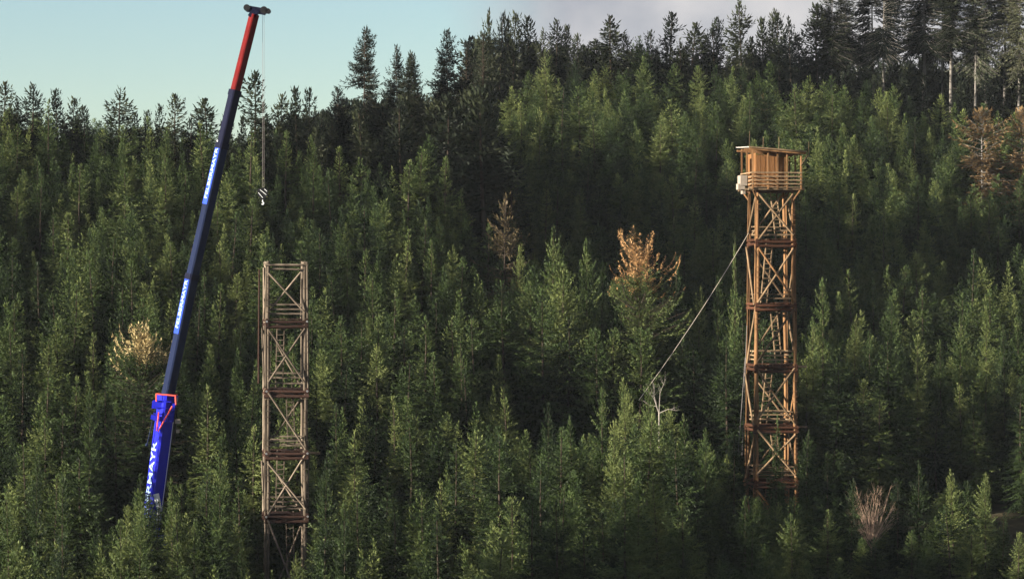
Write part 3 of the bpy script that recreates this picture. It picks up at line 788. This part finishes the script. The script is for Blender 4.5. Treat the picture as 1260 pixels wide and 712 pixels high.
# cabin on the finished tower
def cabin():
    z0 = lvR[0]+.25; s = 3.72; h = s/2
    cab = MB()
    n = 18
    for k in range(n): cab.box((-h+.1+(s-.2)*k/(n-1), 0, z0+.03), ((s-.2)/(n-1)-.015, s, .07))
    for y in (-h+.2, -.6, .6, h-.2): cab.log((-h-.25, y, z0-.11), (h+.25, y, z0-.11), .10, int(y*10))
    fl = cab.build('cabin_floor', M['rail'], tr_root)
    # walls: vertical boards, the hut fills the left part, a gallery runs along front and right
    bx0, bx1, by0, by1 = -h+.45, h-1.05, -h+.75, h-.15
    zt = z0+2.55
    w = MB()
    def boards(p, q, za, zb, skip=None):
        p = Vector(p); q = Vector(q); L = (q-p).length; n = max(1, int(L/.17)); d = (q-p)/n
        nrm = Vector((d.y, -d.x, 0)).normalized()
        for k in range(n):
            if skip and skip[0] <= k/n <= skip[1]:
                for a, b in ((za, za+.95), (zb-.35, zb)):
                    w.bar(p+d*(k+.5)+Vector((0,0,a))+nrm*(.004*(k % 2)), p+d*(k+.5)+Vector((0,0,b))+nrm*(.004*(k % 2)), .04, d.length-.012, up=d)
                continue
            w.bar(p+d*(k+.5)+Vector((0,0,za))+nrm*(.012*(k % 2)), p+d*(k+.5)+Vector((0,0,zb))+nrm*(.012*(k % 2)), .04, d.length-.012, up=d)
    boards((bx0,by0,0), (bx1,by0,0), z0+.08, zt-.25)
    boards((bx1,by0,0), (bx1,by1,0), z0+.08, zt-.25)
    boards((bx1,by1,0), (bx0,by1,0), z0+.08, zt)
    boards((bx0,by1,0), (bx0,by0,0), z0+.08, zt, (.3,.7))
    w.build('cabin_wall', M['plank_new'], tr_root)
    # roof supports
    for (x, y) in ((-h+.05,-h+.05), (-h+1.2,-h+.05), (.05,-h+.05), (h-1.1,-h+.05), (h-.05,-h+.05), (h-.05,h-.05), (-h+.05,h-.05), (-h+.05,.1), (h-.05,0)):
        zz = zt+.28-(x+h)*.13
        p = MB(); p.bar((x,y,z0-.1), (x,y,zz), .11, .11); p.build('roof_post', M['log_new'], tr_root)
    # roof: monopitch, falling to the right
    rf = MB(); xl, xr = -h-.32, h+.28; yl, yr = -h-.35, h+.3
    zl, zr = zt+.40, zt+.06
    up = Vector((0,0,1)); nn = 14
    for k in range(nn):
        ya = yl+(yr-yl)*k/nn; yb = yl+(yr-yl)*(k+1)/nn-.01
        za = .02*(k % 2)+.16*((ya-yl)/(yr-yl)); zb = .02*(k % 2)+.16*((yb-yl)/(yr-yl))
        T = [Vector((xl,ya,zl+za)), Vector((xr,ya,zr+za)), Vector((xr,yb,zr+zb)), Vector((xl,yb,zl+zb))]
        B = [v-up*.045 for v in T]
        rf.face(T); rf.face(B[::-1])
        for i in range(4):
            j = (i+1) % 4; rf.face((B[i], B[j], T[j], T[i]))
    ro = rf.build('roof', M['roof'], tr_root)
    ft = MB()
    for y in (yl+.12, -.5, .6, yr-.12):
        ft.bar((xl+.05, y, zl-.11), (xr-.05, y, zr-.11), .1, .15)
    ft.build('rafters', M['log_new'], tr_root)
    fb = MB(); fb.bar((xl-.01, yl-.02, zl+.0), (xr+.01, yl-.02, zr+.0), .03, .10); fb.build('fascia', M['rail'], ro)
    # gallery railing
    rl = MB()
    for k, dz in enumerate((.28,.55,.82,1.1)):
        rl.bar((-h+.0,-h-.03,z0+dz), (h,-h-.03,z0+dz), .04, .085, up=(0,0,1))
        rl.bar((h+.03,-h,z0+dz), (h+.03,h,z0+dz), .04, .085)
        rl.bar((-h-.03,-h,z0+dz), (-h-.03,h,z0+dz), .04, .085)
    rl.build('railing', M['rail'], tr_root)
    # corbel struts under the gallery
    for sx in (-1,1):
        for sy in (-1,1):
            hh = hwR(lvR[0]); m = MB(); m.log((sx*hh, sy*hh, z0-1.0), (sx*(h-.1), sy*(h-.1), z0-.2), .07, 3); m.build('corbel_strut', M['log_new'], tr_root)
    # pale sheet box hung at the left
    m = MB(); m.box((-h-.36,-.2,z0+.55), (.5,1.0,.75)); m.box((-h-.52,-.3,z0+.1), (.5,.7,.42)); m.box((-h-.28,-.1,z0-.25), (.22,.6,.35)); m.build('hanging_box', M['panel'], tr_root)
    # rods above the roof
    for x, y, zz0, zz1 in ((xl+.05,yl+.1,zl,zl+1.15), (-h+.75,yl+.1,zt+.38,zt+1.1), (h-.85,h,zt+.1,zt+1.35), (xr+.18,yl+.2,zr-.3,zr+.75)):
        m = MB(); m.tube((x,y,zz0), (x+.02,y,zz1), .014, .012, 6); m.build('roof_rod', M['rail'], tr_root)
    m = MB(); m.bar((h-.1,-h-.02,z0+1.6), (xr+.2,yl+.2,zr-.05), .05,.05); m.build('rod_bracket', M['rail'], tr_root)
cabin()

# guy cable from the finished tower down to the left
def cable(a, b, sag, r, name, label, mat, cat='cable', group=None):
    a = Vector(a); b = Vector(b); m = MB(); pts = []
    for i in range(15):
        t = i/14; p = a.lerp(b, t); p.z -= sag*4*t*(1-t); pts.append(p-a)
    m.path(pts, [r]*15, 6); o = m.build(name, mat); o.location = a
    tag(o, label, cat, group); return o
cable(P(921,287,219), P(786,492,206), .35, .022, 'guy_cable', 'pale cable slanting from the lookout tower down to the left treetops', M['cable'])
cable(P(919,400,218.5), P(913,560,217.5), .05, .02, 'hanging_cable', 'thin dark cable hanging beside the left legs of the lookout tower', M['rope'])
cable(P(917,440,218.8), P(908,560,217.9), .05, .018, 'hanging_cable', 'second thin dark cable running down left of the lookout tower, farther from its legs', M['rope'])

# ------------------------------------------------------------------ mobile crane
def crane():
    Yc = 200.; k = Yc/F
    base = P(168, 700, Yc); base.z = ground(base.x, Yc)
    root = empty('mobile_crane', base); tag(root, 'blue telescopic mobile crane with a red boom tip raised beside the unfinished tower', 'crane')
    L = lambda px, py, dy=0: P(px, py, Yc)+Vector((0, dy, 0))-base
    th = R(40)
    def section(a, b, w, mats, name, r_corner=.16, text=None):
        """boom section of box profile with chamfered edges, an edge turned toward the viewer"""
        a = Vector(a); b = Vector(b); d = (b-a).normalized()
        x = Vector((1,0,0)); x = (x-d*x.dot(d)).normalized(); y = d.cross(x); y = -y if y.y < 0 else y
        # left face normal
        nl = (x*-math.cos(th)+y*-math.sin(th)); nr = (x*math.sin(th)+y*-math.cos(th))
        s = w/(math.cos(th)+math.sin(th))/1.0
        def prof(o):
            h = s/2; c = s*.12; q = []
            for (p, r) in ((1,1),(1,-1),(-1,-1),(-1,1)):
                pass
            pts2 = [(h,h-c),(h-c,h),(-h+c,h),(-h,h-c),(-h,-h+c),(-h+c,-h),(h-c,-h),(h,-h+c)]
            return [o+nl*p+nr*r for p, r in pts2]
        A = prof(a); B = prof(b); m = MB()
        for i in range(8):
            j = (i+1) % 8; m.face((A[i], A[j], B[j], B[i]))
        m.face(A[::-1]); m.face(B)
        o = m.build(name, mats, root)
        return o, d, nl, nr, s
    # axis through the photo: base section then four telescoped ones
    pts = [(177,712),(206.5,486),(237,338),(274,177),(289.5,112),(313,18)]
    specs = [(26,'blue_deep'),(18.5,'slate'),(17.5,'slate'),(16.5,'navy'),(14,'red')]
    info = []
    for i, (w, mt) in enumerate(specs):
        a = L(*pts[i]); b = L(*pts[i+1]); 
        if i: a = a-(b-a).normalized()*.6
        o, d, nl, nr, s = section(a, b, w*k, M[mt], 'boom_section'); info.append((o, a, b, d, nl, nr, s))
        # collar at the upper end
        cm = MB()
    def collar(i, mat, grow=1.12, ln=.35, name='boom_collar'):
        o, a, b, d, nl, nr, s = info[i]
        s2 = s*grow; h = s2/2; c = s2*.12; m = MB()
        pts2 = [(h,h-c),(h-c,h),(-h+c,h),(-h,h-c),(-h,-h+c),(-h+c,-h),(h-c,-h),(h,-h+c)]
        A = [b-d*ln+nl*p+nr*r for p, r in pts2]; B = [b+d*.05+nl*p+nr*r for p, r in pts2]
        for q in range(8): m.face((A[q], A[(q+1) % 8], B[(q+1) % 8], B[q]))
        m.face(A[::-1]); m.face(B); return m.build(name, mat, root)
    for i, mt in ((0,'blue_deep'),(1,'navy'),(2,'navy'),(3,'navy')): collar(i, M[mt])
    # bright blue wrap with lettering near the top of sections 1 and 2
    def lettering(i, t0, t1, size, text, wrap=None, shift=0.):
        o, a, b, d, nl, nr, s = info[i]
        p0 = a.lerp(b, t0); p1 = a.lerp(b, t1)
        if wrap:
            h = s/2+.012; c = s*.12; m = MB()
            q = [(h,-h+c),(h,h-c),(h-c-.012,h)]
            lo = p0-d*.35; hi = p1+d*.35
            q2 = [(h-.05,-h+c),(h-.05,h-c)]
            A = [(lo+nl*p+nr*r) for p, r in q[:2]]; B = [(hi+nl*p+nr*r) for p, r in q[:2]]
            A2 = [(lo+nl*p+nr*r) for p, r in q2]; B2 = [(hi+nl*p+nr*r) for p, r in q2]
            m.face((A[0],A[1],B[1],B[0])); m.face((A[0],B[0],B2[0],A2[0])); m.face((A[1],A2[1],B2[1],B[1])); m.face((A[0],A2[0],A2[1],A[1])); m.face((B[0],B[1],B2[1],B2[0]))
            m.build('name_panel', M[wrap], o)
        cu = bpy.data.curves.new('lettering', 'FONT'); cu.body = text; cu.align_x = 'LEFT'; cu.align_y = 'CENTER'; cu.size = size
        cu.extrude = .004; cu.offset = .012*size; cu.materials.append(M['letter'])
        t = bpy.data.objects.new('lettering', cu); COL.objects.link(t)
        bpy.context.view_layer.update()
        wid = t.dimensions.x; L_ = (p1-p0).length
        X = d; Z = nl; Yv = Z.cross(X)
        mtx = Matrix((X*(L_/wid), Yv, Z)).transposed().to_4x4()
        mtx.translation = p0+nl*(s/2+.03)+nr*shift
        me = bpy.data.meshes.new_from_object(t.evaluated_get(bpy.context.evaluated_depsgraph_get())); bpy.data.objects.remove(t)
        if not me.materials: me.materials.append(M['letter'])
        t = bpy.data.objects.new('lettering', me); COL.objects.link(t)
        t.parent = o; t.matrix_local = mtx
    lettering(0, .24, .74, .74, 'FELBERMAYR', None)
    lettering(1, .58, .95, .46, 'FELBERMAYR', 'blue')
    lettering(2, .60, .96, .44, 'FELBERMAYR', 'blue')
    # white stripe along the right edge of the base section
    o, a, b, d, nl, nr, s = info[0]
    m = MB(); m.bar(a+nr*(s/2+.01)-nl*(s*.36), a.lerp(b,.86)+nr*(s/2+.01)-nl*(s*.36), .05, .03); m.build('stripe', M['white'], o)
    # little white lamps at the section joints
    for px, py in ((268,175),(233,337)):
        m = MB(); p = L(px, py); m.tube(p, p+Vector((.0,-.05,.14)), .075, .06, 8); m.tube(p, p+Vector((.25,.05,0)), .03, .03, 6); m.build('lamp', M['white'], root)
    # boom head: cross bar with a sheave at either end
    m = MB(); c = L(313,15); m.bar(L(304,11), L(327,15), .42, .40, up=(0,1,0)); m.bar(L(309,22), L(316,12), .5, .5, up=(0,1,0)); m.bar(L(318,14), L(331,14), .3, .3, up=(0,1,0))
    hd = m.build('boom_head', M['navy'], root)
    for px, py, r in ((304,10,.22),(325,13,.25),(330,14,.17)):
        m = MB(); p = L(px, py); m.tube(p+Vector((0,-.27,0)), p+Vector((0,.27,0)), r, r, 16); m.build('sheave', M['black'], hd)
    # red guard frame and winch gear at the top of the base section
    m = MB(); e = -.75
    rr = .05
    def seg(a, b, r=rr): m.tube(L(*a, e), L(*b, e), r, r, 6)
    seg((194,484),(217.5,486)); seg((194,484),(194,493)); seg((217.5,486),(218,497)); seg((213.5,499),(196,530)); seg((197,506),(194.5,529))
    m.tube(L(194,484,e), L(196,484,.4), rr, rr, 6); m.tube(L(217,486,e), L(217,486,.4), rr, rr, 6)
    m.build('guard_frame', M['redbar'], root)
    m = MB(); m.bar(L(188,497), L(216,500), .5, .9, up=(0,1,0)); m.bar(L(187,512,-.4), L(207,516,-.4), .3, .5, up=(0,1,0))
    for k2 in range(4): m.tube(L(190,492+k2*8,-.6), L(212,494+k2*8,-.6), .04, .04, 6)
    m.bar(L(200,545,-.1), L(213,490,-.1), .35, .35, up=(0,1,0)); m.build('winch_gear', M['blue_deep'], root)
    m = MB(); m.tube(L(191,505,-.3), L(182,545,-.3), .04, .04, 6); m.tube(L(182,545,-.3), L(180.5,548,-.3), .09, .09, 8); m.build('hose_pipe', M['slate'], root)
    for q, sz in (((219,518,-.1), (.35,.4,.28)), ((219,530,-.1), (.2,.3,.22)), ((217,491,-.2), (.18,.25,.3))):
        m = MB(); m.box(L(*q), sz); m.build('work_lamp', M['panel'], root)
    m = MB(); m.tube(L(212,520,-.1), L(220,519,-.1), .05,.05,6); m.build('lamp_bracket', M['steel'], root)
    m = MB(); m.tube(L(217,500,-.1), L(214,545,-.1), .1, .1, 8); m.tube(L(215,512,-.1), L(221,520,-.1), .08,.08,8); m.build('hose_reel', M['black'], root)
    # lift cylinder
    m = MB(); m.tube(L(194,606,-.9), L(198,624,-.9), .19, .16, 12); m.tube(L(198,624,-.9), L(194,650,-.6), .12, .12, 12); m.build('lift_cylinder', M['white'], root)
    m = MB(); m.tube(L(194,648,-.5), L(189,712,-.5), .26, .26, 12); m.build('cylinder_barrel', M['blue_deep'], root)
    # superstructure and carrier, down among the trees
    zb = 0
    m = MB(); m.box((.6, 1.5, 1.35), (2.6, 10.5, .7)); m.box((.6, -2.9, 1.9), (2.5, 1.9, .5)); ca = m.build('carrier', M['blue_deep'], root)
    m = MB(); m.tube((.6,2.0,1.7), (.6,2.0,2.1), 1.1, 1.1, 24); m.build('turntable', M['steel'], root)
    m = MB(); m.box((1.5,2.2,2.5), (1.0,3.4,.9)); m.box((.6,4.6,2.5), (2.4,1.4,1.2)); m.build('counterweight', M['blue'], root)
    m = MB(); m.box((-.7,.4,2.6), (.9,1.6,1.5)); cb = m.build('crane_cab', M['blue'], root)
    m = MB(); m.box((-.7,-.405,2.85), (.8,.02,.8)); m.box((-1.155,.35,2.85), (.02,1.2,.8)); m.build('window', M['glass'], cb)
    for yy in (-2.8,-1.1,1.2,2.9,4.6):
        for xx in (-.75, 1.95):
            w_ = MB(); w_.tube((xx-.2,yy,.62), (xx+.2,yy,.62), .62, .62, 20); wo = w_.build('wheel', M['black'], root)
            r_ = MB(); r_.tube((xx-.22,yy,.62), (xx+.22,yy,.62), .32, .32, 14); r_.build('rim', M['steel'], wo)
    # hoist rope
    m = MB(); p0 = L(324.4,14); p1 = L(324.4,231)
    m.tube(p0+Vector((.03,0,0)), p1+Vector((.03,0,0)), .011, .011, 5); m.tube(p0+Vector((-.08,.1,0)), p1+Vector((-.08,.1,0)), .011, .011, 5)
    m.build('hoist_rope', M['rope'], root)
    # striped hook block
    hb = MB(); c = L(323.3,238)
    prof = [(-.30,.34),(.30,.34),(.36,.1),(.3,-.16),(.06,-.42),(-.06,-.42),(-.3,-.16),(-.36,.1)]
    A = [c+Vector((x,-.14,z)) for x, z in prof]; B = [c+Vector((x,.14,z)) for x, z in prof]
    for i in range(8): hb.face((A[i], B[i], B[(i+1) % 8], A[(i+1) % 8]))
    hb.face(A); hb.face(B[::-1]); hbo = hb.build('hook_block', M['black'], root)
    st = MB()
    for x0, z0, x1, z1, w_ in ((-.28,.05,.02,-.3,.13), (-.16,.24,.26,-.1,.13), (.12,.29,.3,.13,.09)):
        st.bar(c+Vector((x0,-.15,z0)), c+Vector((x1,-.15,z1)), .03, w_, up=(0,1,0))
    st.build('stripes', M['white'], hbo)
    hk = MB(); hk.tube(c+Vector((0,0,-.4)), c+Vector((0,0,-.62)), .04, .04, 6)
    for i in range(10):
        a0 = PI*.5-i*.42; a1 = a0-.42
        hk.tube(c+Vector((.08*math.cos(a0),0,-.66+.08*math.sin(a0))), c+Vector((.08*math.cos(a1),0,-.66+.08*math.sin(a1))), .04, .04, 6)
    hk.build('hook', M['white'], root)
crane()

# ------------------------------------------------------------------ light, sky, camera
SUN = Vector((-.91, -.42, 0)).normalized(); ELEV = R(11.5)
sd = Vector((SUN.x*math.cos(ELEV), SUN.y*math.cos(ELEV), math.sin(ELEV)))
li = bpy.data.lights.new('sun', 'SUN'); li.energy = 5.0; li.angle = R(.5); li.color = (1.0,.90,.74)
lo = bpy.data.objects.new('sun', li); COL.objects.link(lo); lo.rotation_euler = (-sd).to_track_quat('-Z', 'Y').to_euler()
w = bpy.data.worlds.new('World'); S.world = w; w.use_nodes = True
nt = w.node_tree; bg = nt.nodes['Background']
sky = nt.nodes.new('ShaderNodeTexSky'); sky.sky_type = 'NISHITA'; sky.sun_disc = False
sky.sun_elevation = ELEV; sky.sun_rotation = math.atan2(SUN.x, SUN.y) % (2*PI)
sky.altitude = 700; sky.air_density = 1.0; sky.dust_density = .4; sky.ozone_density = 1.9
bg.inputs[1].default_value = .044
# a grey evening cloud bank hanging over the right hand ridge, clear sky to the left
tc = nt.nodes.new('ShaderNodeTexCoord'); sx = nt.nodes.new('ShaderNodeSeparateXYZ'); nt.links.new(tc.outputs['Generated'], sx.inputs[0])
nz = nt.nodes.new('ShaderNodeTexNoise'); nz.inputs['Scale'].default_value = 16; nz.inputs['Detail'].default_value = 5; nt.links.new(tc.outputs['Generated'], nz.inputs['Vector'])
ma = nt.nodes.new('ShaderNodeMath'); ma.operation = 'MULTIPLY_ADD'; ma.inputs[1].default_value = .05; nt.links.new(nz.outputs['Fac'], ma.inputs[0]); nt.links.new(sx.outputs[0], ma.inputs[2])
mr = nt.nodes.new('ShaderNodeMapRange'); mr.interpolation_type = 'SMOOTHSTEP'; mr.inputs['From Min'].default_value = -.005; mr.inputs['From Max'].default_value = .044
nt.links.new(ma.outputs[0], mr.inputs['Value'])
cc = nt.nodes.new('ShaderNodeValToRGB'); cc.color_ramp.elements[0].color = (2.0,2.2,2.6,1); cc.color_ramp.elements[1].color = (4.2,4.1,4.1,1)
cc.color_ramp.elements[0].position = .35; cc.color_ramp.elements[1].position = .65; nt.links.new(nz.outputs['Fac'], cc.inputs[0])
mx = nt.nodes.new('ShaderNodeMix'); mx.data_type = 'RGBA'
nt.links.new(mr.outputs[0], mx.inputs['Factor']); nt.links.new(sky.outputs[0], mx.inputs['A']); nt.links.new(cc.outputs[0], mx.inputs['B'])
nt.links.new(mx.outputs['Result'], bg.inputs[0])

# thin evening haze between the slopes
hz = MB(); hz.box((0, 500, -7.5), (3010, 4010, 107)); 
hm = bpy.data.materials.new('haze'); hm.use_nodes = True; hn = hm.node_tree; hn.nodes.clear()
ho = hn.nodes.new('ShaderNodeOutputMaterial'); pv = hn.nodes.new('ShaderNodeVolumePrincipled')
pv.inputs['Color'].default_value = (.80,.88,1,1); pv.inputs['Density'].default_value = .00004; pv.inputs['Anisotropy'].default_value = 0
hn.links.new(pv.outputs[0], ho.inputs['Volume'])
ho_ = hz.build('haze', hm); tag(ho_, 'thin bluish evening haze lying between the slopes', 'haze', kind='stuff')
cam = bpy.data.cameras.new('camera'); co = bpy.data.objects.new('camera', cam); COL.objects.link(co)
co.location = (0,0,0); co.rotation_euler = (R(90),0,0)
cam.sensor_fit = 'HORIZONTAL'; cam.sensor_width = 36; cam.lens = 36*F/1260
cam.clip_start = .5; cam.clip_end = 9000
S.camera = co
S.view_settings.view_transform = 'Standard'; S.view_settings.look = 'None'; S.view_settings.exposure = 1.95; S.view_settings.gamma = 1
S.cycles.max_bounces = 5; S.cycles.diffuse_bounces = 2; S.cycles.glossy_bounces = 2; S.cycles.transmission_bounces = 3; S.cycles.transparent_max_bounces = 4
